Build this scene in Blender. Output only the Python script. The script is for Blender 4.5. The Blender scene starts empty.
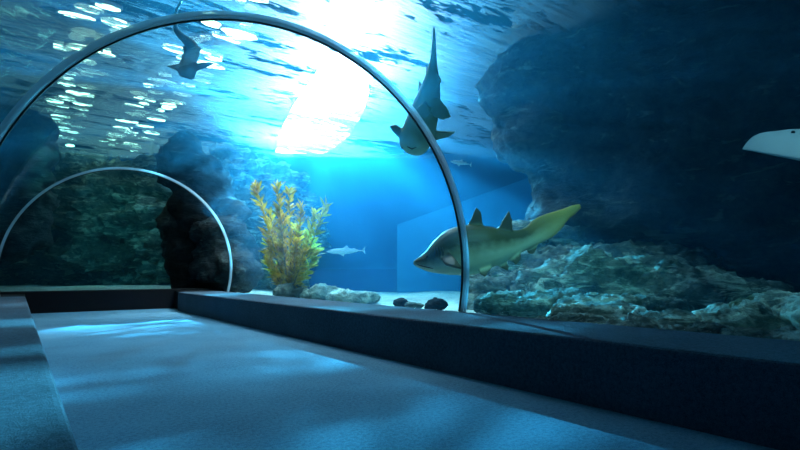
import bpy, bmesh, math, random
from mathutils import Vector, Matrix, noise
C = bpy.context.scene.collection
SC = bpy.context.scene
random.seed(7)
# ------------------------------------------------------------------ camera
CAM = Vector((0, 0, 0.59)); YAW = 0.65108; PITCH = 0.09671; F = 500.0
FWD = Vector((math.sin(YAW)*math.cos(PITCH), math.cos(YAW)*math.cos(PITCH), math.sin(PITCH)))
RGT = Vector((math.cos(YAW), -math.sin(YAW), 0)); UPV = RGT.cross(FWD)
HF = Vector((math.sin(YAW), math.cos(YAW), 0))
def at(px, py, d):
    return CAM + d*(FWD + (px-400)/F*RGT - (py-225)/F*UPV)
def fr(lat, fwd, z):                 # tank frame: lateral, forward, height
    return Vector((0, 0, z)) + RGT*lat + HF*fwd
cam = bpy.data.cameras.new('camera'); co = bpy.data.objects.new('camera', cam); C.objects.link(co)
cam.sensor_width = 36; cam.lens = 36*F/800; cam.clip_start = 0.02; cam.clip_end = 200
m3 = Matrix((RGT, UPV, -FWD)).transposed()
co.matrix_world = Matrix.Translation(CAM) @ m3.to_4x4()
SC.camera = co
# ------------------------------------------------------------------ node helpers
class NT:
    def __init__(s, name):
        s.m = bpy.data.materials.new(name); s.m.use_nodes = True
        s.t = s.m.node_tree; s.t.nodes.clear(); s.out = s.n('ShaderNodeOutputMaterial')
    def n(s, typ, **kw):
        nd = s.t.nodes.new(typ)
        for k, v in kw.items():
            if k.startswith('i_'): nd.inputs[k[2:].replace('_', ' ')].default_value = v
            else: setattr(nd, k, v)
        return nd
    def l(s, a, b): s.t.links.new(a, b)
    def coord(s, kind='Object', scale=(1,1,1), rot=(0,0,0)):
        tc = s.n('ShaderNodeTexCoord'); mp = s.n('ShaderNodeMapping'); s.l(tc.outputs[kind], mp.inputs['Vector'])
        mp.inputs['Scale'].default_value = scale; mp.inputs['Rotation'].default_value = rot
        return mp.outputs[0]
    def noise(s, vec, scale, detail=4, rough=.55, dist=0):
        nd = s.n('ShaderNodeTexNoise'); nd.inputs['Scale'].default_value = scale
        nd.inputs['Detail'].default_value = detail; nd.inputs['Roughness'].default_value = rough
        nd.inputs['Distortion'].default_value = dist
        if vec is not None: s.l(vec, nd.inputs['Vector'])
        return nd.outputs['Fac']
    def ramp(s, fac, stops):
        nd = s.n('ShaderNodeValToRGB'); cr = nd.color_ramp
        while len(cr.elements) < len(stops): cr.elements.new(0.5)
        for e, (p, c) in zip(cr.elements, stops):
            e.position = p; e.color = c if len(c) == 4 else (*c, 1)
        s.l(fac, nd.inputs[0]); return nd.outputs[0]
    def maprange(s, v, a, b, c, d):
        nd = s.n('ShaderNodeMapRange'); s.l(v, nd.inputs[0])
        for i, x in enumerate((a, b, c, d)): nd.inputs[i+1].default_value = x
        return nd.outputs[0]
    def math(s, op, a, b=None):
        nd = s.n('ShaderNodeMath', operation=op)
        for i, x in enumerate((a, b)):
            if x is None: continue
            if isinstance(x, (int, float)): nd.inputs[i].default_value = x
            else: s.l(x, nd.inputs[i])
        return nd.outputs[0]
    def bump(s, h, strength, dist):
        nd = s.n('ShaderNodeBump'); nd.inputs['Strength'].default_value = strength
        nd.inputs['Distance'].default_value = dist; s.l(h, nd.inputs['Height']); return nd.outputs[0]
    def mix(s, fac, a, b):
        nd = s.n('ShaderNodeMixShader')
        if isinstance(fac, (int, float)): nd.inputs[0].default_value = fac
        else: s.l(fac, nd.inputs[0])
        s.l(a, nd.inputs[1]); s.l(b, nd.inputs[2]); return nd.outputs[0]
    def principled(s, col=None, rough=.6, normal=None, metal=0, spec=.5):
        p = s.n('ShaderNodeBsdfPrincipled')
        if col is not None:
            if isinstance(col, tuple): p.inputs['Base Color'].default_value = (*col, 1)
            else: s.l(col, p.inputs['Base Color'])
        p.inputs['Roughness'].default_value = rough; p.inputs['Metallic'].default_value = metal
        p.inputs['Specular IOR Level'].default_value = spec
        if normal is not None: s.l(normal, p.inputs['Normal'])
        return p.outputs[0]
    def surf(s, x): s.l(x, s.out.inputs['Surface']); return s.m
def plain(name, col, rough=.6, metal=0, spec=.4, var=.25, scale=6):
    t = NT(name); n = t.noise(t.coord(), scale, 4)
    c = t.ramp(n, [(.3, tuple(x*(1-var) for x in col)), (.7, tuple(x*(1+var) for x in col))])
    return t.surf(t.principled(c, rough, t.bump(t.noise(t.coord(), scale*8), .2, .01), metal, spec))
# carpet
def carpet(name, dark, lite):
    t = NT(name); v = t.coord()
    fine = t.noise(v, 260, 2, .7); med = t.noise(v, 60, 3, .7); big = t.noise(v, 2.5, 3)
    f = t.math('ADD', t.math('MULTIPLY', fine, .45), t.math('ADD', t.math('MULTIPLY', med, .4), t.math('MULTIPLY', big, .15)))
    c = t.ramp(f, [(.36, dark), (.62, lite)])
    return t.surf(t.principled(c, .95, t.bump(t.math('ADD', fine, med), .7, .006), 0, .1))
M = {}
M['carpet'] = carpet('path_carpet', (.045, .125, .19), (.145, .325, .45))
M['kerb_carpet'] = carpet('kerb_carpet', (.03, .045, .06), (.09, .13, .175))
M['kerb_dark'] = carpet('dark_kerb_paint', (.006, .007, .009), (.014, .016, .02))
t = NT('pale_joint_resin'); n = t.noise(t.coord(), 8, 3); c = t.ramp(n, [(.3, (.72, .84, .90)), (.7, (.84, .92, .96))])
tl = t.n('ShaderNodeBsdfTranslucent'); t.l(c, tl.inputs[0]); tp = t.n('ShaderNodeBsdfTransparent'); tp.inputs[0].default_value = (.8, .93, 1, 1)
M['ring'] = t.surf(t.mix(.30, t.mix(.6, t.principled(c, .3), tl.outputs[0]), tp.outputs[0]))
M['gasket'] = plain('black_gasket', (.012, .014, .016), .5)
def rock_mat(name, lo, hi, crust, cr_t=.56, strat=3.0):
    t = NT(name); v = t.coord('Object'); vs = t.coord('Object', (1, 1, strat))
    n1 = t.noise(vs, 1.1, 8, .65, .4); n2 = t.noise(v, 7, 6, .7); n3 = t.noise(vs, 2.3, 7, .7, .6)
    base = t.ramp(n2, [(.35, lo), (.68, hi)])
    k = t.maprange(n3, cr_t-.03, cr_t+.07, 0, 1)
    mx = t.n('ShaderNodeMixRGB'); t.l(k, mx.inputs[0]); t.l(base, mx.inputs[1]); mx.inputs[2].default_value = (*crust, 1)
    h = t.math('ADD', t.math('MULTIPLY', n1, 1.0), t.math('ADD', t.math('MULTIPLY', n2, .3), t.math('MULTIPLY', n3, .5)))
    return t.surf(t.principled(mx.outputs[0], .9, t.bump(h, .9, .12), 0, .2))
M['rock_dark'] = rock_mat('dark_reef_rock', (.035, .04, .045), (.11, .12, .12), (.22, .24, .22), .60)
M['rock_shade'] = rock_mat('dark_stand_in_rock', (.015, .018, .02), (.05, .06, .06), (.10, .12, .11), .60)  # extra dark rock, its tone standing in for acrylic dark at grazing angles
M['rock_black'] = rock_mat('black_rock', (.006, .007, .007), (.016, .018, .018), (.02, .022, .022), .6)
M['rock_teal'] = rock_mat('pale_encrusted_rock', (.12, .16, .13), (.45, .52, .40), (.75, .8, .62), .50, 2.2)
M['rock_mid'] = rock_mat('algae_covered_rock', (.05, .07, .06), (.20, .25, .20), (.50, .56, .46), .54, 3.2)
M['rock_olive'] = rock_mat('olive_rock', (.06, .075, .03), (.30, .34, .18), (.55, .62, .45), .58, 1.5)
t = NT('sand'); n = t.noise(t.coord(), 9, 6, .7); n2 = t.noise(t.coord(), 60, 3)
M['sand'] = t.surf(t.principled(t.ramp(n, [(.3, (.42, .46, .38)), (.7, (.78, .80, .68))]), .95, t.bump(t.math('ADD', n, n2), .6, .05), 0, .1))
t = NT('tank_blue_paint'); n = t.noise(t.coord('Object', (1, 1, .25)), .7, 5, .6)
M['wall'] = t.surf(t.principled(t.ramp(n, [(.3, (.012, .085, .21)), (.7, (.022, .13, .30))]), .7, t.bump(n, .2, .05), 0, .2))
t = NT('ledge_blue_paint'); n = t.noise(t.coord('Object', (1, 1, 3)), .9, 5, .6)
M['ledge'] = t.surf(t.principled(t.ramp(n, [(.3, (.010, .045, .16)), (.7, (.018, .07, .22))]), .7, None, 0, .2))
M['panel'] = plain('pale_blue_panel', (.035, .22, .38), .6, 0, .3, .12, .8)
# acrylic
t = NT('acrylic'); lw = t.n('ShaderNodeLayerWeight'); lw.inputs['Blend'].default_value = .12
tr = t.n('ShaderNodeBsdfTransparent'); tr.inputs[0].default_value = (.96, .985, .99, 1)
gl = t.n('ShaderNodeBsdfGlossy'); gl.inputs['Roughness'].default_value = .04; gl.inputs[0].default_value = (.8, .9, .95, 1)
k = t.math('MULTIPLY', lw.outputs['Fresnel'], .11)
M['acrylic'] = t.surf(t.mix(k, tr.outputs[0], gl.outputs[0]))
# ------------------------------------------------------------------ mesh helpers
def mesh_obj(name, bm, mat, parent=None, smooth=False, keep=False):
    me = bpy.data.meshes.new(name)
    if not keep: bmesh.ops.recalc_face_normals(bm, faces=bm.faces)
    bm.to_mesh(me); bm.free()
    if smooth:
        for p in me.polygons: p.use_smooth = True
    me.materials.append(M[mat] if isinstance(mat, str) else mat)
    o = bpy.data.objects.new(name, me); C.objects.link(o)
    if parent: o.parent = parent
    return o
def tag(o, label, cat, group=None, kind=None):
    o['label'] = label; o['category'] = cat
    if group: o['group'] = group
    if kind: o['kind'] = kind
    return o
def struct(o, label=None, cat=None):
    o['kind'] = 'structure'
    if label: o['label'] = label
    if cat: o['category'] = cat
    return o
def recenter(o, p):
    """put the object's origin at world point p, keeping the mesh in place"""
    p = Vector(p); o.data.transform(Matrix.Translation(-p)); o.location = p
    return o
def prism(bm, quad_lo, z0, z1):
    a = [bm.verts.new((p[0], p[1], z0)) for p in quad_lo]; b = [bm.verts.new((p[0], p[1], z1)) for p in quad_lo]
    n = len(a); bm.faces.new(a[::-1]); bm.faces.new(b)
    for i in range(n): bm.faces.new((a[i], a[(i+1) % n], b[(i+1) % n], b[i]))
def box(bm, x0, x1, y0, y1, z0, z1): prism(bm, [(x0, y0), (x1, y0), (x1, y1), (x0, y1)], z0, z1)
def bevel(bm, w, seg=3):
    bmesh.ops.bevel(bm, geom=list(bm.edges), offset=w, segments=seg, affect='EDGES', profile=.6)
def tube(bm, pts, rads, n=10):
    rings = []
    for i, p in enumerate(pts):
        a = pts[max(i-1, 0)]; b = pts[min(i+1, len(pts)-1)]; T = (b-a).normalized()
        U = T.orthogonal().normalized() if i == 0 else (U - T*U.dot(T)).normalized()
        V = T.cross(U)
        rings.append([bm.verts.new(p + (U*math.cos(k*2*math.pi/n) + V*math.sin(k*2*math.pi/n))*rads[i]) for k in range(n)])
    for r0, r1 in zip(rings, rings[1:]):
        for k in range(n): bm.faces.new((r0[k], r0[(k+1) % n], r1[(k+1) % n], r1[k]))
    bm.faces.new(rings[0][::-1]); bm.faces.new(rings[-1])
# ------------------------------------------------------------------ tunnel
TX, TZ, R = 1.275, .639, 1.5
KZ, KIN, KOUT, LIN, LOUT = .295, 2.07, 2.735, .104, -.185
YN, YF, Y1, Y2 = 2.775, 8.148, -3.0, 9.6
bm = bmesh.new(); box(bm, -.35, 2.9, Y1, Y2+.4, -.15, 0)
o = struct(mesh_obj('floor', bm, 'carpet'), 'blue grey carpeted walkway floor of the tunnel', 'floor')
bm = bmesh.new(); box(bm, KIN, KOUT+.03, Y1, YF+.45, -.1, KZ); bevel(bm, .02)
struct(mesh_obj('trim_1', bm, 'kerb_carpet', smooth=False), 'dark carpeted kerb along the right side of the walkway', 'kerb')
bm = bmesh.new(); box(bm, LOUT-.09, LIN, Y1, YF+.05, -.1, KZ); bevel(bm, .02)
struct(mesh_obj('trim_2', bm, 'kerb_carpet'), 'carpeted kerb along the left side of the walkway', 'kerb')
bm = bmesh.new(); box(bm, LOUT-.3, KOUT+.3, Y2-.35, Y2+.05, -.1, .32); bevel(bm, .015)
struct(mesh_obj('trim_3', bm, 'kerb_dark'), 'black low kerb across the far end of the walkway', 'kerb')
bm = bmesh.new(); box(bm, LOUT-.12, LIN-.0, YF+.04, Y2-.3, -.1, KZ+.0); box(bm, KIN+.1, KOUT+.03, YF+.44, Y2-.3, -.1, KZ)
struct(mesh_obj('trim_4', bm, 'kerb_dark'), 'black side kerb where the tunnel bends', 'kerb')
A0 = math.asin((KZ-TZ)/R)                 # start angle on the right
def arc_pts(rad, n=96, a0=None, a1=None):
    a0 = A0 if a0 is None else a0; a1 = math.pi - A0 if a1 is None else a1
    return [(TX + rad*math.cos(a0+(a1-a0)*i/n), TZ + rad*math.sin(a0+(a1-a0)*i/n)) for i in range(n+1)]
def arc_shell(bm, r0, r1, y0, y1, n=96):
    A = arc_pts(r0, n); B = arc_pts(r1, n)
    V = [[bm.verts.new((p[0], y, p[1])) for p in P] for P in (A, B) for y in (y0, y1)]   # A0,A1,B0,B1
    for i in range(n):
        bm.faces.new((V[0][i], V[0][i+1], V[1][i+1], V[1][i])); bm.faces.new((V[2][i], V[3][i], V[3][i+1], V[2][i+1]))
        bm.faces.new((V[0][i], V[2][i], V[2][i+1], V[0][i+1])); bm.faces.new((V[1][i], V[1][i+1], V[3][i+1], V[3][i]))
    for i in (0, n): bm.faces.new((V[0][i], V[1][i], V[3][i], V[2][i]))
bm = bmesh.new(); arc_shell(bm, R, R+.07, Y1, Y2)
struct(mesh_obj('window_1', bm, 'acrylic', smooth=True), 'clear arched acrylic vault over the walkway', 'window')
def ring(y, label, w, col):
    r = bpy.data.objects.new('tunnel_ring', None); C.objects.link(r); r.location = (TX, y, KZ)
    tag(r, label, 'arch', 'arched joint rings of the tunnel')
    bm = bmesh.new(); arc_shell(bm, R-.032, R-.002, y-w/2, y+w/2)
    b = mesh_obj('joint_band', bm, 'ring', r, True); b.matrix_parent_inverse = Matrix.Translation(r.location).inverted()
    for e in b.data.edges: pass
    bm = bmesh.new(); arc_shell(bm, R-.040, R-.004, y+w/2+.001, y+w/2+.014)
    g = mesh_obj('gasket', bm, 'gasket', r, True); g.matrix_parent_inverse = Matrix.Translation(r.location).inverted()
    for o in (b, g):
        m = o.modifiers.new('e', 'EDGE_SPLIT'); m.split_angle = .6
    return r
ring(YN, 'large grey arched joint ring nearest the viewer, rising from the right kerb', .036, 0)
ring(YF, 'smaller grey arched joint ring at the far end of the tunnel', .036, 0)
# black rock pillar at the bend (see rocks)
# ------------------------------------------------------------------ tank shell (frame aligned with the back wall)
ZS, ZB = 3.62, .17
BW = 13.0; LL, LR, LN = -14.0, 10.0, -5.0
def slab(name, l0, l1, f0, f1, z0, z1, mat, label, cat):
    bm = bmesh.new(); q = [fr(l0, f0, 0), fr(l1, f0, 0), fr(l1, f1, 0), fr(l0, f1, 0)]
    prism(bm, [(p.x, p.y) for p in q], z0, z1); return struct(mesh_obj(name, bm, mat), label, cat)
slab('wall_back', LL-.3, LR+.3, BW+.02, BW+.4, -.8, 3.75, 'wall', 'deep blue back wall of the fish tank', 'wall')
slab('wall_left', LL-.4, LL-.02, LN, BW, -.8, 3.75, 'wall', 'blue side wall of the tank at the far left', 'wall')
slab('wall_right', LR+.02, LR+.4, LN, BW, -.8, 3.75, 'wall', 'blue side wall of the tank behind the right rocks', 'wall')
slab('trim_5', -4.6, LR, 12.3, BW, -.5, .70, 'ledge', 'long blue ledge along the foot of the back wall', 'ledge')
# sand bed with a hole where the tunnel floor runs (it passes under the kerbs)
bm = bmesh.new(); nx, ny = 150, 120; V = {}
for i in range(nx+1):
    for j in range(ny+1):
        p = fr(LL + (LR-LL)*i/nx, LN + (BW-LN)*j/ny, 0)
        z = ZB + .05*noise.fractal(p*.6, 1, 2, 4) + .012*noise.noise(p*4)
        lat_, fw_ = p.dot(RGT), p.dot(HF)
        z += .13*max(0, min(1, (-2.6-lat_)/1.5))*max(0, min(1, (fw_-8.0)/1.2))
        inside = -0.5 < p.x < 3.05 and p.y < Y2 + .35
        if inside: z = -.3
        V[i, j] = bm.verts.new((p.x, p.y, z))
for i in range(nx):
    for j in range(ny): bm.faces.new((V[i, j], V[i+1, j], V[i+1, j+1], V[i, j+1]))
o = tag(mesh_obj('sand_bed', bm, 'sand', smooth=True), 'pale green sand covering the tank bottom beyond the kerb', 'sand', kind='stuff')
# ------------------------------------------------------------------ water body with the tunnel left out
t = NT('water_volume')
DEN = .085
vs = t.n('ShaderNodeVolumeScatter'); vs.inputs['Color'].default_value = (.10, .52, .84, 1)
vs.inputs['Density'].default_value = DEN*.42; vs.inputs['Anisotropy'].default_value = .62
va = t.n('ShaderNodeVolumeAbsorption'); va.inputs['Color'].default_value = (.0, .63, .82, 1); va.inputs['Density'].default_value = .24
ad = t.n('ShaderNodeAddShader'); t.l(vs.outputs[0], ad.inputs[0]); t.l(va.outputs[0], ad.inputs[1])
t.l(ad.outputs[0], t.out.inputs['Volume']); M['water'] = t.m
bm = bmesh.new(); q = [fr(LL, LN, 0), fr(LR, LN, 0), fr(LR, BW, 0), fr(LL, BW, 0)]
prism(bm, [(p.x, p.y) for p in q], -.6, ZS-.02)
bmesh.ops.recalc_face_normals(bm, faces=bm.faces)
A = arc_pts(R+.075, 64)
prof = A + [(A[-1][0], -.2), (A[0][0], -.2)]
a = [bm.verts.new((p[0], Y1-.1, p[1])) for p in prof]; b = [bm.verts.new((p[0], Y2+.06, p[1])) for p in prof]
fs = [bm.faces.new(a), bm.faces.new(b[::-1])]
for i in range(len(a)):
    j = (i+1) % len(a); fs.append(bm.faces.new((a[j], a[i], b[i], b[j])))
bm.normal_update()
if fs[0].normal.y < 0: bmesh.ops.reverse_faces(bm, faces=fs)     # inner shell faces the walkway air
tag(mesh_obj('water', bm, 'water', keep=True), 'blue water filling the tank around the tunnel', 'water', kind='stuff')
# ------------------------------------------------------------------ water surface
t = NT('water_surface')
v = t.coord('Object', (1, 1, 1), (0, 0, YAW*.62))
vst = t.coord('Object', (.55, 2.6, 1), (0, 0, YAW*.62))
w1 = t.noise(vst, 1.25, 5, .62, 1.2); w2 = t.noise(vst, .55, 3, .5, .8); w3 = t.noise(vst, 3.2, 3, .6, .6)
w4 = t.noise(t.coord('Object', (.5, 1.9, 1), (0, 0, YAW)), 6.5, 4, .65, .8)
glint = t.maprange(t.math('ADD', w4, t.math('ADD', t.math('MULTIPLY', t.math('SUBTRACT', w1, .5), .9), t.math('MULTIPLY', t.math('SUBTRACT', w2, .5), 1.25))), .59, .64, 0, 1)
soft = t.maprange(w1, .35, .65, .02, .09)
height = t.math('ADD', t.math('MULTIPLY', w2, 1.0), t.math('MULTIPLY', w1, .5))
nb = t.bump(height, 1.0, .10)
gl = t.n('ShaderNodeBsdfGlossy'); gl.inputs['Roughness'].default_value = .08; gl.inputs[0].default_value = (.75, .9, 1, 1); t.l(nb, gl.inputs['Normal'])
tl = t.n('ShaderNodeBsdfTranslucent'); tl.inputs[0].default_value = (.50, .56, .66, 1); t.l(nb, tl.inputs['Normal'])
tr = t.n('ShaderNodeBsdfTransparent')
base = t.mix(.28, gl.outputs[0], tl.outputs[0])
base = t.mix(soft, base, tr.outputs[0])
full = t.mix(glint, base, tr.outputs[0])
M['surface'] = t.surf(full)
bm = bmesh.new(); q = [fr(LL, LN, ZS), fr(LR, LN, ZS), fr(LR, BW, ZS), fr(LL, BW, ZS)]
bm.faces.new([bm.verts.new(p) for p in q])
tag(mesh_obj('water_surface', bm, 'surface'), 'rippling water surface seen from below over the whole tank', 'water', kind='stuff')
# ------------------------------------------------------------------ rocks
def rock(name, blobs, mat, label, cat='rock', vox=.09, amp=.18, fr_=1.0, strat=2.0, fine=.35, group=None, seed=0, base=None):
    bm = bmesh.new()
    for b in blobs:
        (c, rad) = b[:2]; rad = rad if isinstance(rad, tuple) else (rad,)*3
        rz = b[2] if len(b) > 2 else 0
        mt = Matrix.Translation(c) @ Matrix.Rotation(-YAW + rz, 4, 'Z') @ Matrix.Diagonal((*rad, 1))
        bmesh.ops.create_icosphere(bm, subdivisions=3, radius=1, matrix=mt)
    me = bpy.data.meshes.new('tmp'); bm.to_mesh(me); bm.free()
    o = bpy.data.objects.new('tmp', me); C.objects.link(o)
    m = o.modifiers.new('r', 'REMESH'); m.mode = 'VOXEL'; m.voxel_size = vox
    dg = bpy.context.evaluated_depsgraph_get(); dg.update()
    me2 = bpy.data.meshes.new_from_object(o.evaluated_get(dg))
    bpy.data.objects.remove(o)
    me2.name = name; off = Vector((seed*3.1, seed*1.7, seed))
    nr = [v.normal.copy() for v in me2.vertices]
    for v, nn in zip(me2.vertices, nr):
        p = v.co.copy(); q = Vector((p.x, p.y, p.z*strat))*fr_ + off
        d = noise.fractal(q, .9, 2.1, 3) + fine*(1-2*abs(noise.fractal(q*3.1, .8, 2.1, 4)))*1.0
        v.co = p + nn*amp*d
    for p in me2.polygons: p.use_smooth = True
    me2.materials.clear(); me2.materials.append(M[mat])
    o = bpy.data.objects.new(name, me2); C.objects.link(o)
    zc = min(v.co.z for v in me2.vertices); c = sum((v.co for v in me2.vertices), Vector())/len(me2.vertices)
    recenter(o, (c.x, c.y, zc))
    return tag(o, label, cat, group)
def el(px, py, d, rx, ry, rz, rot=0): return (at(px, py, d), (rx, ry, rz), rot)
# big overhanging rock on the right
big = [el(545, 105, 7.2, .75, 1.0, 1.0), el(520, 90, 7.0, .50, .7, .60), el(600, 60, 7.2, 1.2, 1.2, 1.3), el(680, 60, 6.8, 1.4, 1.3, 1.6),
       el(780, 60, 6.2, 1.8, 1.3, 2.0), el(600, 170, 7.2, 1.0, 1.0, 1.2), el(570, 210, 7.2, .55, .8, .8), el(680, 190, 6.8, 1.4, 1.1, 1.3), el(800, 190, 6.2, 1.6, 1.1, 1.6),
       el(900, 120, 5.6, 1.6, 1.2, 2.2), el(620, 270, 7.3, 1.2, .9, .8), el(760, 270, 6.6, 1.8, .9, .9), el(560, 40, 8.2, .7, .8, .8)]
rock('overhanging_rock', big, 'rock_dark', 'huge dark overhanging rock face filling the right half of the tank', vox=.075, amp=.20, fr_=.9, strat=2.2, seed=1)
# low reef slope under it
slope = [el(540, 292, 6.0, .9, .6, .55), el(590, 300, 5.4, .8, .5, .50), el(520, 262, 6.6, .35, .5, .45), el(570, 250, 6.9, .5, .5, .5), el(630, 296, 5.2, .7, .4, .36), el(650, 275, 6.0, .9, .5, .35), el(700, 300, 5.0, .8, .5, .26)]
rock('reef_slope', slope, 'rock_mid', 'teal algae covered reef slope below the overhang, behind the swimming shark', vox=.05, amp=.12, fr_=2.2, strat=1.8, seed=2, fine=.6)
rock('reef_boulder', [el(740, 322, 3.7, .34, .22, .12), el(790, 318, 3.6, .40, .25, .17), el(850, 320, 3.3, .4, .3, .2)], 'rock_teal', 'pale encrusted boulder behind the kerb at the right edge', vox=.02, amp=.045, fr_=5, strat=1.5, seed=3, fine=.7)
rock('olive_boulder', [el(775, 303, 3.65, .22, .16, .05, .1), el(748, 307, 3.72, .16, .14, .05)], 'rock_olive', 'brownish olive stone lying on the pale boulder at the right edge', vox=.02, amp=.03, fr_=5, seed=4)
rock('reef_boulder', [el(660, 326, 3.75, .45, .2, .08), el(600, 319, 4.0, .4, .2, .08), el(620, 312, 4.4, .6, .25, .13), el(560, 308, 4.7, .5, .25, .14), el(505, 304, 4.9, .3, .25, .10)], 'rock_mid', 'low crumbly reef rock right behind the middle of the kerb', vox=.022, amp=.05, fr_=4, seed=5, fine=.7)
rock('reef_rubble', [el(575, 324, 3.75, .3, .14, .05), el(640, 331, 3.45, .3, .12, .06), el(700, 336, 3.25, .28, .12, .06), el(765, 341, 3.1, .28, .12, .07), el(830, 345, 3.0, .3, .12, .07)], 'rock_mid', 'low strip of rubble lying directly behind the right half of the kerb', vox=.02, amp=.035, fr_=6, seed=21, fine=.7)
# far rocks, and dark masses added at the left and beside the plant
rock('sloping_dark_mass', [el(200, 215, 9.9, .7, .5, 1.2), el(222, 250, 9.5, .6, .5, .75), el(186, 165, 10.0, .40, .5, .6), el(240, 272, 9.2, .35, .4, .35), el(205, 190, 9.8, .4, .4, .7), el(228, 225, 9.6, .35, .35, .5)], 'rock_shade', 'dark sloping mass added behind the golden plant, standing in for dark acrylic', vox=.08, amp=.2, fr_=1.1, seed=6)  # added mass, shaped like the dark wedge of the next tunnel section
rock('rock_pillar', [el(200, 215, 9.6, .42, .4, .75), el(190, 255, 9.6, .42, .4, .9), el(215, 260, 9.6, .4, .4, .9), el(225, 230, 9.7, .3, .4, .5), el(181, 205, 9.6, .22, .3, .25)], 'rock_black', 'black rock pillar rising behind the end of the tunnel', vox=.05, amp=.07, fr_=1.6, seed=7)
back = [el(x, 225 - 10*math.sin(x*.05), 13.2 - abs(x-60)*.004, 2.0, .9, 1.75 + .2*math.sin(x*.09)) for x in range(-150, 240, 55)]
rock('rock_bank', back, 'rock_mid', 'dim layered rock bank seen through the far arch', vox=.10, amp=.38, fr_=.9, strat=3.5, seed=8, fine=.8)
rock('left_dark_mass', [el(-60, 120, 9.3, 1.0, .8, 1.7), el(-5, 130, 9.4, .9, .7, 1.2), el(-90, 240, 9.0, 1.2, 1.0, 1.5), el(5, 205, 9.5, .8, .6, 1.2), el(28, 165, 9.6, .5, .5, .55), el(18, 120, 9.4, .42, .5, .5), el(-5, 85, 9.2, .6, .5, .55)], 'rock_shade', 'dark mass added outside the left side of the tunnel, standing in for dark acrylic', vox=.09, amp=.2, fr_=1.0, seed=9)  # added mass in place of the vault's dark grazing left side
# small stones on the sand behind the kerb
def stone(px, py, d, rx, ry, rz, mat, label, seed, group=None):
    return rock('stone', [el(px, py, d, rx, ry, rz), el(px+rx*30/d*3, py+1, d, rx*.7, ry*.8, rz*.6)], mat, label, 'stone', vox=max(.012, rx*.07), amp=rx*.22, fr_=1.1/rx, strat=1.3, seed=seed, group=group)
stone(290, 291, 8.0, .26, .25, .13, 'rock_mid', 'grey green stone at the foot of the golden plant', 11)
stone(322, 294, 7.6, .34, .3, .10, 'rock_teal', 'pale crusted stone heap right of the golden plant', 12)
stone(352, 298, 7.0, .36, .3, .08, 'rock_teal', 'flat pale stone behind the kerb, between plant and near ring', 13)
stone(401, 303, 5.6, .085, .1, .05, 'rock_black', 'small black stone on the sand, left of the other dark stone', 14)
stone(415, 305, 5.4, .11, .1, .03, 'rock_mid', 'low mottled stone between the two black stones', 15)
stone(436, 305, 5.2, .12, .12, .065, 'rock_black', 'rounded black stone beside the foot of the near ring', 16)
# ------------------------------------------------------------------ plant
def leaf_mat(name, a, b):
    t = NT(name); n = t.noise(t.coord(), 5, 3); c = t.ramp(n, [(.35, a), (.65, b)])
    tl = t.n('ShaderNodeBsdfTranslucent'); t.l(c, tl.inputs[0])
    return t.surf(t.mix(.45, t.principled(c, .5), tl.outputs[0]))
M['leaf'] = leaf_mat('golden_leaf', (.42, .20, .01), (1.0, .62, .05))
M['leaf_green'] = leaf_mat('green_leaf', (.30, .26, .04), (.75, .62, .12))
M['stem'] = plain('plant_stem', (.30, .25, .06), .7)
PD = 8.0
pl = bpy.data.objects.new('leafy_plant', None); C.objects.link(pl); pl.location = at(288, 292, PD)
tag(pl, 'tall golden leafy water plant standing behind the kerb', 'plant')
def leaf(bm, base, d, L, W):
    side = d.cross(Vector((random.uniform(-1, 1), random.uniform(-1, 1), random.uniform(-.3, .6)))).normalized()
    nrm = side.cross(d); prev = None
    for k in range(5):
        s = k/4; c = base + d*L*s + Vector((0, 0, -.12*L*s*s)); w = W*math.sin(math.pi*(.12+.86*s))
        a = bm.verts.new(c - side*w + nrm*.004*0); m = bm.verts.new(c + nrm*w*.25); b = bm.verts.new(c + side*w)
        if prev:
            bm.faces.new((prev[0], prev[1], m, a)); bm.faces.new((prev[1], prev[2], b, m))
        prev = (a, m, b)
stems = [((286, 292), (262, 200), (255, 186), 0), ((288, 292), (280, 215), (277, 186), 0), ((290, 292), (291, 225), (289, 190), 0), ((290, 292), (300, 235), (302, 205), 0),
         ((292, 292), (306, 245), (316, 212), 1), ((293, 292), (310, 250), (326, 204), 1), ((284, 292), (274, 240), (270, 212), 0), ((290, 292), (296, 250), (296, 225), 0), ((287, 292), (283, 250), (284, 215), 0), ((289, 292), (280, 260), (275, 235), 0), ((292, 292), (302, 262), (308, 236), 1),
         ((286, 292), (270, 262), (266, 232), 0), ((291, 292), (300, 268), (304, 250), 0), ((288, 292), (286, 262), (279, 244), 0), ((290, 292), (294, 262), (296, 240), 0), ((292, 292), (310, 272), (316, 248), 1), ((285, 292), (272, 272), (268, 254), 0)]
inv = Matrix.Translation(pl.location).inverted()
for (b0, b1, b2, g) in stems:
    dz = random.uniform(-.3, .3)
    P0 = at(*b0, PD+dz*.2); P1 = at(*b1, PD+dz*.7); P2 = at(*b2, PD+dz)
    pts = [P0*(1-s)**2 + P1*1.0*2*s*(1-s) + P2*s*s for s in [i/10 for i in range(11)]]
    bm = bmesh.new(); tube(bm, pts, [.012*(1-.06*i) for i in range(11)], 6)
    st = mesh_obj('stem', bm, 'stem', pl, True); st.matrix_parent_inverse = inv
    bm = bmesh.new()
    for i in range(96):
        s = .03 + .97*i/95; p = P0*(1-s)**2 + P1*2*s*(1-s) + P2*s*s
        T = ((P1-P0)*(1-s) + (P2-P1)*s).normalized()
        a = random.uniform(0, 6.28); U = T.orthogonal().normalized(); Vv = T.cross(U)
        d = (T*random.uniform(.7, 1.5) + U*math.cos(a) + Vv*math.sin(a)).normalized()
        leaf(bm, p, d, random.uniform(.09, .22), random.uniform(.012, .023))
    fo = mesh_obj('foliage', bm, 'leaf_green' if g else 'leaf', pl, True); fo.matrix_parent_inverse = inv
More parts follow.
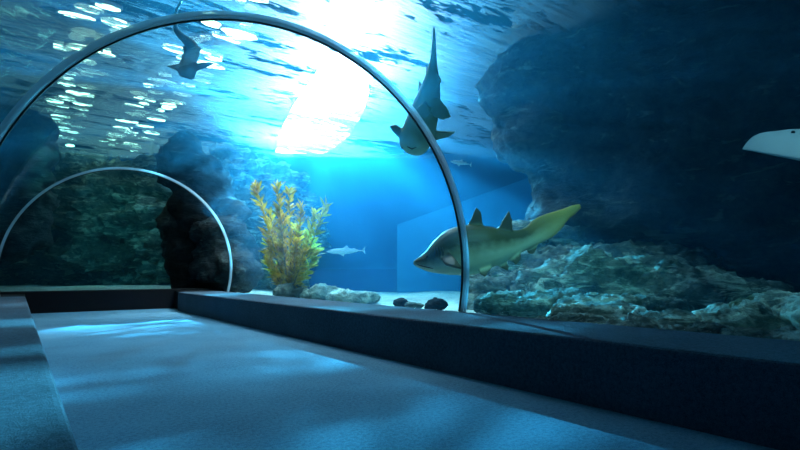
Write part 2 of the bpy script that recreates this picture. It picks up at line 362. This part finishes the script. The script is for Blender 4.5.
# ------------------------------------------------------------------ fish
def fish_mat(name, back, belly, tail=None, fins=None, rough=.5, soft=.35):
    t = NT(name); at_ = t.n('ShaderNodeAttribute'); at_.attribute_name = 'pig'
    sep = t.n('ShaderNodeSeparateXYZ'); t.l(at_.outputs['Vector'], sep.inputs[0])
    n = t.noise(t.coord(), 14, 4, .6)
    vv = t.math('ADD', sep.outputs[1], t.math('MULTIPLY', t.math('SUBTRACT', n, .5), .5))
    c = t.ramp(t.maprange(vv, -soft, soft, 0, 1), [(0, belly), (1, back)])
    if tail:
        mx = t.n('ShaderNodeMixRGB'); t.l(t.maprange(sep.outputs[0], .62, .86, 0, 1), mx.inputs[0]); t.l(c, mx.inputs[1]); mx.inputs[2].default_value = (*tail, 1); c = mx.outputs[0]
    if fins:
        fy = t.math('MULTIPLY', sep.outputs[1], sep.outputs[1]); fz = t.math('MULTIPLY', sep.outputs[2], sep.outputs[2])
        mx = t.n('ShaderNodeMixRGB'); t.l(t.maprange(t.math('ADD', fy, fz), 1.12, 1.55, 0, .88), mx.inputs[0]); t.l(c, mx.inputs[1]); mx.inputs[2].default_value = (*fins, 1); c = mx.outputs[0]
    return t.surf(t.principled(c, rough, t.bump(t.noise(t.coord(), 60), .15, .003), 0, .4))
def fish(name, spine, fins, mat, label, cat, vox=.012, side=None, dorsal=None, group=None, finth=.016, holes=None):
    """spine: (px, py, depth, half height px, half width px); fins: lists of (px, py, depth) outlines"""
    bm = bmesh.new(); P = [at(*s[:3]) for s in spine]; N = 20; rings = []
    # smooth resample with catmull-rom
    def cr(a, b, c, d, t): return .5*((2*b)+(c-a)*t+(2*a-5*b+4*c-d)*t*t+(3*b-a-3*c+d)*t*t*t)
    S = []; n = len(spine)
    for i in range(n-1):
        for k in range(5):
            tt = k/5; idx = [max(i-1, 0), i, i+1, min(i+2, n-1)]
            p = cr(*[P[j] for j in idx], tt)
            h = cr(*[spine[j][3]*spine[j][2]/F for j in idx], tt); w = cr(*[spine[j][4]*spine[j][2]/F for j in idx], tt)
            S.append((p, max(h, .003), max(w, .003), (i+tt)/(n-1)))
    S.append((P[-1], max(spine[-1][3]*spine[-1][2]/F, .003), max(spine[-1][4]*spine[-1][2]/F, .003), 1))
    for i, (p, h, w, s) in enumerate(S):
        T = (S[min(i+1, len(S)-1)][0]-S[max(i-1, 0)][0]).normalized()
        sd = (side or FWD); sd = (sd - T*sd.dot(T)).normalized(); up = sd.cross(T); up = -up if up.dot(dorsal or UPV) < 0 else up
        rings.append((p, T, sd, up, h, w, s))
    vr = [[bm.verts.new(p + up*h*math.cos(k*6.28319/N) + sd*w*math.sin(k*6.28319/N)) for k in range(N)] for (p, T, sd, up, h, w, s) in rings]
    for a, b in zip(vr, vr[1:]):
        for k in range(N): bm.faces.new((a[k], a[(k+1) % N], b[(k+1) % N], b[k]))
    bm.faces.new(vr[0][::-1]); bm.faces.new(vr[-1])
    for f in fins:
        q = [at(*v) for v in f]; c = sum(q, Vector())/len(q)
        nrm = Vector()
        for i in range(len(q)): nrm += (q[i]-c).cross(q[(i+1) % len(q)]-c)
        nrm.normalize(); a = [bm.verts.new(x + nrm*finth*.5) for x in q]; b = [bm.verts.new(x - nrm*finth*.5) for x in q]
        bm.faces.new(a); bm.faces.new(b[::-1])
        for i in range(len(q)): j = (i+1) % len(q); bm.faces.new((a[j], a[i], b[i], b[j]))
    bmesh.ops.recalc_face_normals(bm, faces=bm.faces)
    me = bpy.data.meshes.new('tmp'); bm.to_mesh(me); bm.free()
    o = bpy.data.objects.new('tmp', me); C.objects.link(o)
    m = o.modifiers.new('r', 'REMESH'); m.mode = 'VOXEL'; m.voxel_size = vox
    m = o.modifiers.new('s', 'SMOOTH'); m.factor = .5; m.iterations = 4
    dg = bpy.context.evaluated_depsgraph_get(); dg.update()
    me2 = bpy.data.meshes.new_from_object(o.evaluated_get(dg)); bpy.data.objects.remove(o); me2.name = name
    at_ = me2.attributes.new('pig', 'FLOAT_VECTOR', 'POINT')
    for i, v in enumerate(me2.vertices):
        b = min(rings, key=lambda r: (v.co-r[0]).length_squared)
        at_.data[i].vector = (b[6], max(-2, min(2, (v.co-b[0]).dot(b[3])/max(b[4], .02))), (v.co-b[0]).dot(b[2])/max(b[5], .02))
    for p in me2.polygons: p.use_smooth = True
    me2.materials.clear(); me2.materials.append(M[mat])
    o = bpy.data.objects.new(name, me2); C.objects.link(o)
    recenter(o, sum(P, Vector())/len(P)); tag(o, label, cat, group)
    return o
def eyeball(o, p, r, mat='eye'):
    bm = bmesh.new(); bmesh.ops.create_uvsphere(bm, u_segments=12, v_segments=8, radius=r, matrix=Matrix.Translation(p - o.location))
    return mesh_obj('eye', bm, mat, o, True)
M['eye'] = plain('fish_eye', (.02, .02, .015), .15)
M['mouth'] = plain('fish_mouth_line', (.05, .03, .03), .6)
M['shark'] = fish_mat('grey_olive_shark_skin', (.085, .075, .025), (.62, .58, .38), (.58, .36, .09), fins=(.07, .055, .03))
M['shark2'] = fish_mat('spotted_shark_skin', (.07, .11, .08), (.42, .58, .38), soft=.8)
M['shark3'] = fish_mat('dark_shark_skin', (.012, .018, .008), (.04, .045, .012), soft=.8)
M['palefish'] = fish_mat('pale_fish_skin', (.35, .42, .45), (.8, .85, .85))
M['bluefish'] = fish_mat('blue_fish_skin', (.10, .18, .25), (.25, .38, .45))
M['ray'] = fish_mat('pale_ray_skin', (.50, .58, .60), (.9, .95, .95))
D = 4.9
o = fish('shark', [(414, 262.5, D+.06, 2, 3), (419, 262.5, D+.04, 5.5, 7), (430, 261, D+.02, 12, 11), (442, 257, D, 19, 15), (456, 252, D, 24.5, 18), (472, 249.5, D, 25, 17), (488, 247, D, 21.5, 15),
                   (503, 245, D+.02, 16.5, 11), (518, 241.5, D+.05, 12, 7.5), (529, 237, D+.09, 10.5, 6), (540, 230, D+.15, 12.5, 4.5), (552, 223.5, D+.2, 11.5, 3.4), (565, 214.5, D+.28, 6.5, 2.6), (573, 210, D+.32, 5, 2.2), (580, 206, D+.36, 2.5, 2)],
         [[(464, 232, D), (470, 221, D), (476, 207, D+.01), (481, 212, D+.01), (484, 232, D)],
          [(495, 236, D), (502, 221, D), (509, 210, D), (512, 220, D), (513, 236, D)],
          [(522, 240, D+.07), (537, 236, D+.1), (538, 244, D+.1), (534, 254, D+.1), (529, 254, D+.1), (525, 247, D+.08)],
          [(440, 257, D-.13), (447, 250, D-.15), (455, 258, D-.24), (463, 269, D-.36), (455, 267, D-.36), (445, 265, D-.26)],
          [(446, 262, D+.10), (458, 262, D+.12), (455, 270, D+.30), (448, 272, D+.42)],
          [(478, 262, D-.05), (490, 260, D-.05), (491, 269, D-.1), (485, 277, D-.14), (480, 274, D-.12)],
          [(492, 258, D), (504, 256, D), (509, 266, D), (508, 271, D), (499, 267, D)],
          [(510, 248, D), (520, 245, D), (521, 259, D), (516, 265, D), (510, 260, D)]],
         'shark', 'large olive grey shark with a pale belly and yellowish tail, swimming behind the near ring', 'shark', vox=.011, finth=.030)
M['gill'] = plain('gill_slit', (.10, .11, .09), .7)
eyeball(o, at(427, 256.5, D-.085), .011)
bm = bmesh.new(); tube(bm, [at(416, 264, D+.0)-o.location, at(420, 265.5, D-.05)-o.location, at(426, 267, D-.09)-o.location, at(433, 268.5, D-.10)-o.location], [.004, .006, .006, .003], 6)
mesh_obj('mouth', bm, 'mouth', o, True)
for k in range(4):
    bm = bmesh.new(); x = 434+k*2.8
    tube(bm, [at(x, 247, D-.125-k*.008)-o.location, at(x+1, 252, D-.138-k*.009)-o.location, at(x+.5, 257, D-.138-k*.009)-o.location], [.003, .006, .003], 6)
    mesh_obj('gill_slit', bm, 'gill', o, True)
# the shark hanging head-down above the near ring
D = 4.6
def dn(v, k): return (v[0], v[1], v[2]+k)
o = fish('shark', [(410, 153, D+.5, 3, 6), (412, 149, D+.47, 8, 13), (415, 141, D+.42, 11, 16), (419, 130, D+.36, 12, 16.5), (423, 117, D+.28, 12, 15.5), (427, 103, D+.2, 10, 13.5), (430, 90, D+.12, 8.5, 10.5), (432, 78, D+.05, 6, 7.5),
                   (433, 66, D, 4, 4.6), (433.6, 54, D-.06, 2.6, 3), (434, 42, D-.12, 1.8, 2), (434, 28, D-.18, 1.0, 1)],
         [[(407, 137, D+.4), (402, 128, D+.38), (395, 124, D+.36), (389, 126, D+.36), (393, 132, D+.38), (400, 139, D+.42), (408, 146, D+.45)],
          [(428, 128, D+.35), (438, 131, D+.34), (456, 132, D+.34), (448, 137, D+.38), (436, 140, D+.42), (424, 142, D+.44)],
          [(430, 100, D+.10), (440, 99, D+.08), (447, 108, D+.06), (451, 117, D+.06), (443, 120, D+.10), (434, 117, D+.14), (430, 110, D+.14)],
          [(424, 102, D+.08), (430, 108, D+.10), (430, 116, D+.12), (424, 120, D+.12), (418, 116, D+.12), (416, 108, D+.10)],
          [(421, 100, D+.2), (418, 92, D+.2), (419, 80, D+.22), (424, 88, D+.16), (427, 96, D+.14)],
          [(428, 82, D+.1), (426, 74, D+.1), (427, 66, D+.1), (431, 72, D+.04), (432, 80, D+.04)],
          [(433, 72, D), (438, 74, D), (442, 81, D), (438, 86, D+.05), (431, 86, D+.06)],
          [(433, 62, D), (435, 56, D-.05), (436, 40, D-.1), (434, 24, D-.18), (432.5, 30, D-.16), (432.5, 50, D-.06)]],
         'shark2', 'grey green shark seen from below, head down and tail pointing up, by the near ring', 'shark', vox=.010, side=RGT, dorsal=FWD, finth=.026)
eyeball(o, at(402, 148, D+.38), .010)
bm = bmesh.new(); tube(bm, [at(407, 146.5, D+.325)-o.location, at(412, 149, D+.32)-o.location, at(417, 147, D+.325)-o.location], [.003, .007, .003], 6)
mesh_obj('mouth', bm, 'mouth', o, True)
# dark one up on the left
D = 5.0
o = fish('shark', [(186, 78, D+.4, 3, 7), (187, 74, D+.4, 5, 9), (188, 66, D+.4, 6, 8.5), (190, 58, D+.38, 6, 7.5), (193, 51, D+.34, 5.5, 7), (191, 45, D+.3, 5, 6), (186, 40, D+.26, 4, 4.6), (180, 35, D+.22, 3, 3.6), (176, 29, D+.2, 2.4, 2.8),
                   (175.3, 21, D+.18, 1.9, 1.9), (176, 12, D+.17, 1.7, 1.5), (179, 5, D+.16, 1.6, 1.4), (184, -4, D+.15, 1.5, 1.3)],
         [[(184, 64, D+.38), (176, 64, D+.36), (165, 66, D+.35), (172, 69, D+.36), (183, 73, D+.4)],
          [(192, 64, D+.38), (203, 62, D+.37), (216, 63, D+.36), (206, 68, D+.38), (192, 73, D+.4)],
          [(193, 56, D+.34), (200, 53, D+.32), (202, 47, D+.32), (196, 46, D+.32), (190, 48, D+.34)],
          [(186, 53, D+.34), (182, 50, D+.34), (184, 45, D+.34), (189, 46, D+.34)]],
         'shark3', 'small dark shark with a curved raised tail, swimming at the upper left', 'shark', vox=.011, side=RGT, dorsal=FWD, finth=.024)
eyeball(o, at(181, 75, D+.34), .008)
# slender distant fish
def smallfish(x, y, d, L, H, ang, mat, label, name='fish', group=None):
    ca, sa = math.cos(ang), math.sin(ang)
    def q(u, v, dd=0): return (x + (u*ca - v*sa)*L, y + (u*sa + v*ca)*L, d+dd)
    prof = [(-.5, .10), (-.44, .45), (-.3, .85), (-.1, 1), (.1, .85), (.28, .45), (.38, .22), (.44, .18)]
    sp = [(*q(u, 0), H*h, H*.6*h) for u, h in prof]; k = H/L
    fins = [[q(.38, 0), q(.5, -1.5*k), q(.47, 0), q(.5, 1.4*k)], [q(-.1, -.7*k), q(.02, -1.9*k), q(.1, -.6*k)], [q(-.2, .7*k), q(-.06, 1.8*k), q(-.04, .7*k)], [q(.14, -.5*k), q(.22, -1.2*k), q(.24, -.3*k)]]
    o = fish(name, sp, fins, mat, label, 'fish', vox=max(.006, H*d/F*.25), finth=max(.008, H*d/F*.35), group=group)
    e = q(-.40, -.3*k); eyeball(o, at(e[0], e[1], d - H*.28*d/F), H*.12*d/F)
    return o
smallfish(346, 251, 10.5, 40, 3.2, -.03, 'palefish', 'pale slender fish cruising by the back wall, right of the golden plant')
smallfish(461, 163, 8.0, 22, 2.2, .15, 'palefish', 'small pale fish between the head-down shark and the big rock')
smallfish(216, 44.5, 6.8, 34, 3.2, .08, 'bluefish', 'blue grey fish silhouette right of the curved dark shark')
smallfish(233, 4, 6.5, 26, 3.0, .10, 'bluefish', 'dark fish near the surface at the very top above the near ring')
# stingray at the right edge
bm = bmesh.new(); D = 3.6
def ray_grid():
    nu, nv = 36, 24; g = {}; c = at(815, 146, D)
    fwd_ = (RGT*.25 + FWD*.85 + Vector((0, 0, .42))).normalized(); lat = (-RGT*.97 + FWD*.2 + Vector((0, 0, -.04))).normalized(); up = fwd_.cross(lat)
    if up.z < 0: up = -up
    for s in (1, -1):
        for i in range(nu+1):
            for j in range(nv+1):
                u = -1 + 2*i/nu; a = abs(u)
                front = .34*(1-a**1.6) - .02*a; rear = -.34*(1-a**1.25) - .02
                v = rear + (front-rear)*j/nv
                th = .055*(1-a)**.9*max(0, math.sin(math.pi*j/nv))**.6 + .003
                z = s*th + .05*math.sin(a*2.6)*a + .03*math.sin(v*9)*a
                g[s, i, j] = bm.verts.new(c + lat*u*.48 + fwd_*v*1.35 + up*z)
    for s in (1, -1):
        for i in range(nu):
            for j in range(nv): bm.faces.new((g[s, i, j], g[s, i+1, j], g[s, i+1, j+1], g[s, i, j+1]))
    for i in range(nu):
        for j in (0, nv): bm.faces.new((g[1, i, j], g[1, i+1, j], g[-1, i+1, j], g[-1, i, j]))
    for j in range(nv):
        for i in (0, nu): bm.faces.new((g[1, i, j], g[1, i, j+1], g[-1, i, j+1], g[-1, i, j]))
    pts = [c - fwd_*.34*(1+k*.35) + up*.02*k for k in range(8)]; tube(bm, pts, [.022-.0026*k for k in range(8)], 8)
    return c, up, lat, fwd_
c, up_, lat_, f_ = ray_grid()
o = mesh_obj('stingray', bm, 'ray', smooth=True); at_ = o.data.attributes.new('pig', 'FLOAT_VECTOR', 'POINT')
for i, v in enumerate(o.data.vertices): at_.data[i].vector = (0, (v.co-c).dot(up_)/.03, 0)
recenter(o, c); tag(o, 'pale stingray gliding past the dark rock, cut off by the right edge', 'ray')
for s in (-1, 1): eyeball(o, c + f_*.2 + lat_*.07*s + up_*.055, .014)
# ------------------------------------------------------------------ pale panel on the back wall
bm = bmesh.new()
q = [fr(-.07, 11.9, 0), fr(4.4, 9.8, 0), fr(4.5, 9.95, 0), fr(.03, 12.2, 0)]
lo = [bm.verts.new((p.x, p.y, -.3)) for p in q]
hi = [bm.verts.new((q[i].x, q[i].y, z)) for i, z in enumerate((1.75, 3.15, 3.15, 1.75))]
bm.faces.new(lo[::-1]); bm.faces.new(hi)
for i in range(4): bm.faces.new((lo[i], lo[(i+1) % 4], hi[(i+1) % 4], hi[i]))
struct(mesh_obj('wall_panel', bm, 'panel'), 'pale blue wing wall with a sloping top between back wall and big rock', 'wall')
bpy.data.objects['wall_panel'].name = 'wall_side'
# wall added behind the viewer, out of view, to block stray world light
bm = bmesh.new(); box(bm, -.5, 3.1, Y1-.25, Y1-.11, -.2, 2.3)
struct(mesh_obj('wall_blocker', bm, 'kerb_dark'), 'unseen dark wall added at the near end of the tunnel to stop stray light', 'wall')
# ------------------------------------------------------------------ lights
def emit(name, col, s):
    t = NT(name); e = t.n('ShaderNodeEmission'); e.inputs[0].default_value = (*col, 1); e.inputs[1].default_value = s
    return t.surf(e.outputs[0])
M['sky_e'] = emit('daylight_skylight', (.8, .95, 1.0), 40)
M['glint_e'] = emit('glint_lamp', (.95, 1.0, .62), 12)  # glow of the small ovals that draw the water glints
M['frame'] = plain('lamp_frame', (.08, .08, .09), .5)
def dirpt(px, py, z):
    d = (at(px, py, 1)-CAM); return CAM + d*((z-CAM.z)/d.z)
def skylight(pxs, z, label):
    r = bpy.data.objects.new('skylight', None); C.objects.link(r)
    P = [dirpt(x, y, z) for x, y in pxs]; c = sum(P, Vector())/len(P); r.location = c; tag(r, label, 'skylight')
    bm = bmesh.new(); a = [bm.verts.new(p-c) for p in P]; b = [bm.verts.new(p-c+Vector((0, 0, .05))) for p in P]; n = len(a)
    bm.faces.new(a[::-1]); bm.faces.new(b)
    for i in range(n): bm.faces.new((a[i], a[(i+1) % n], b[(i+1) % n], b[i]))
    mesh_obj('pane', bm, 'sky_e', r)
    bm = bmesh.new()
    for i in range(n):
        tube(bm, [P[i]-c, P[(i+1) % n]-c], [.06, .06], 6)
    mesh_obj('frame', bm, 'frame', r)
skylight([(274, 153), (306, 157), (330, 152), (350, 136), (365, 112), (371, 90), (366, 66), (358, 50), (328, 50), (310, 78), (292, 104), (278, 132)], 6.5, 'broad glaring white skylight seen through the water, above the golden plant')
skylight([(330, 44), (356, 44), (362, 34), (374, 10), (384, -30), (332, -30), (328, 0), (324, 30)], 6.5, 'narrower glaring white skylight at the top centre, crossing behind the near ring')
def glint_lamps(x, y0, y1, n, label):  # lamp rows split into small added ovals, shaped to make the ripple glints
    for k in range(n):
        y = y0 + (y1-y0)*k/n; bm = bmesh.new(); L = random.uniform(.18, .42); W = random.uniform(.12, .40)
        r = bpy.data.objects.new('glint_light', None); C.objects.link(r); r.location = (x + random.uniform(-.22, .22), y + random.uniform(-.2, .2), 6.2 + random.uniform(-.15, .15)); r.rotation_euler.z = random.uniform(-.16, .16); tag(r, label, 'lamp', 'rows of oval lamps added above the left water for glints')
        prism(bm, [(W*math.cos(q*.3927)*(1+.12*math.sin(q*2.1+k)), L/2 + (L/2+0)*math.sin(q*.3927)) for q in range(16)], -0.03, 0); mesh_obj('diffuser', bm, 'glint_e', r)
        bm = bmesh.new(); prism(bm, [((W+.04)*math.cos(q*.3927)*(1+.12*math.sin(q*2.1+k)), L/2 + (L/2+0.04)*math.sin(q*.3927)) for q in range(16)], 0.002, 0.08); mesh_obj('housing', bm, 'frame', r)
lab = 'greenish white oval lamp added over the water to make a glint in the ripples at the upper left'
for x, y0, n, dy in ((.75, 7.6, 34, .52), (1.35, 7.8, 34, .52), (3.0, 9.0, 32, .50), (3.7, 9.3, 32, .50), (-1.4, 8.2, 14, .55)):
    glint_lamps(x, y0, y0 + n*dy, n, lab)
def spot(name, loc, tgt, W, rad, ang, blend=.6, col=(.82, .95, 1)):
    l = bpy.data.lights.new(name, 'SPOT'); l.energy = W; l.shadow_soft_size = rad; l.spot_size = ang; l.spot_blend = blend; l.color = col
    o = bpy.data.objects.new(name, l); C.objects.link(o); o.location = loc
    o.rotation_euler = (Vector(tgt)-Vector(loc)).to_track_quat('-Z', 'Y').to_euler(); return o
CY = (.22, .74, .95)
spot('flood_main', dirpt(322, 110, 6.3), (1.5, 3.0, 0), 130000, .06, .62, col=CY)
spot('flood_top', dirpt(345, 20, 6.3), (4, 6, 0), 1200, .2, 2.0, col=CY)
spot('fill_right', fr(1.2, 2.9, 2.7), fr(1.5, 5.6, .35), 290, .12, .95, .9, col=(.36, .95, .84))  # unseen lamp added to brighten the reef slope and the shark
spot('fill_ray', fr(4.0, 2.0, 3.3), at(815, 146, 3.6), 260, .1, .7, .9, col=(.6, .95, 1))  # unseen narrow lamp added to brighten the stingray
spot('fill_left', fr(-6.2, 8.6, 3.3), fr(-7.2, 12.0, .8), 160, .15, 1.3, .8, col=(.20, 1, .85))  # unseen underwater lamp added to lift the far rock bank
spot('fill_ring', (-1.9, -0.9, 3.35), (.5, 2.8, 1.9), 300, .15, .42, .8, col=(.5, .85, 1))  # unseen underwater lamp added to brighten the near joint ring
for px, py in ((322, 98), (300, 138), (340, 62)):
    spot('glare_fill', dirpt(px, py, ZS) + Vector((0, 0, 1.35)), dirpt(px, py, ZS), 4200, .3, 1.9, 1, col=(1, .93, .90))  # unseen spots added to spread a white halo around the glare
spot('glare_fill_top', dirpt(348, 10, ZS) + Vector((0, 0, 1.1)), dirpt(348, 10, ZS), 2200, .4, 1.8, 1, col=(1, .95, .95))  # another added spot, widening the halo at the top of the glare

# ------------------------------------------------------------------ world
w = bpy.data.worlds.new('hall'); SC.world = w; w.use_nodes = True
bg = w.node_tree.nodes['Background']; bg.inputs[0].default_value = (.10, .45, .80, 1); bg.inputs[1].default_value = .02
SC.view_settings.view_transform = 'Standard'; SC.view_settings.look = 'None'; SC.view_settings.gamma = 1
SC.view_settings.exposure = -.4; SC.view_settings.use_curve_mapping = False
cy = SC.cycles; cy.use_denoising = True; cy.transparent_max_bounces = 24; cy.volume_bounces = 1; cy.max_bounces = 6
cy.use_light_tree = True; cy.sample_clamp_indirect = 4
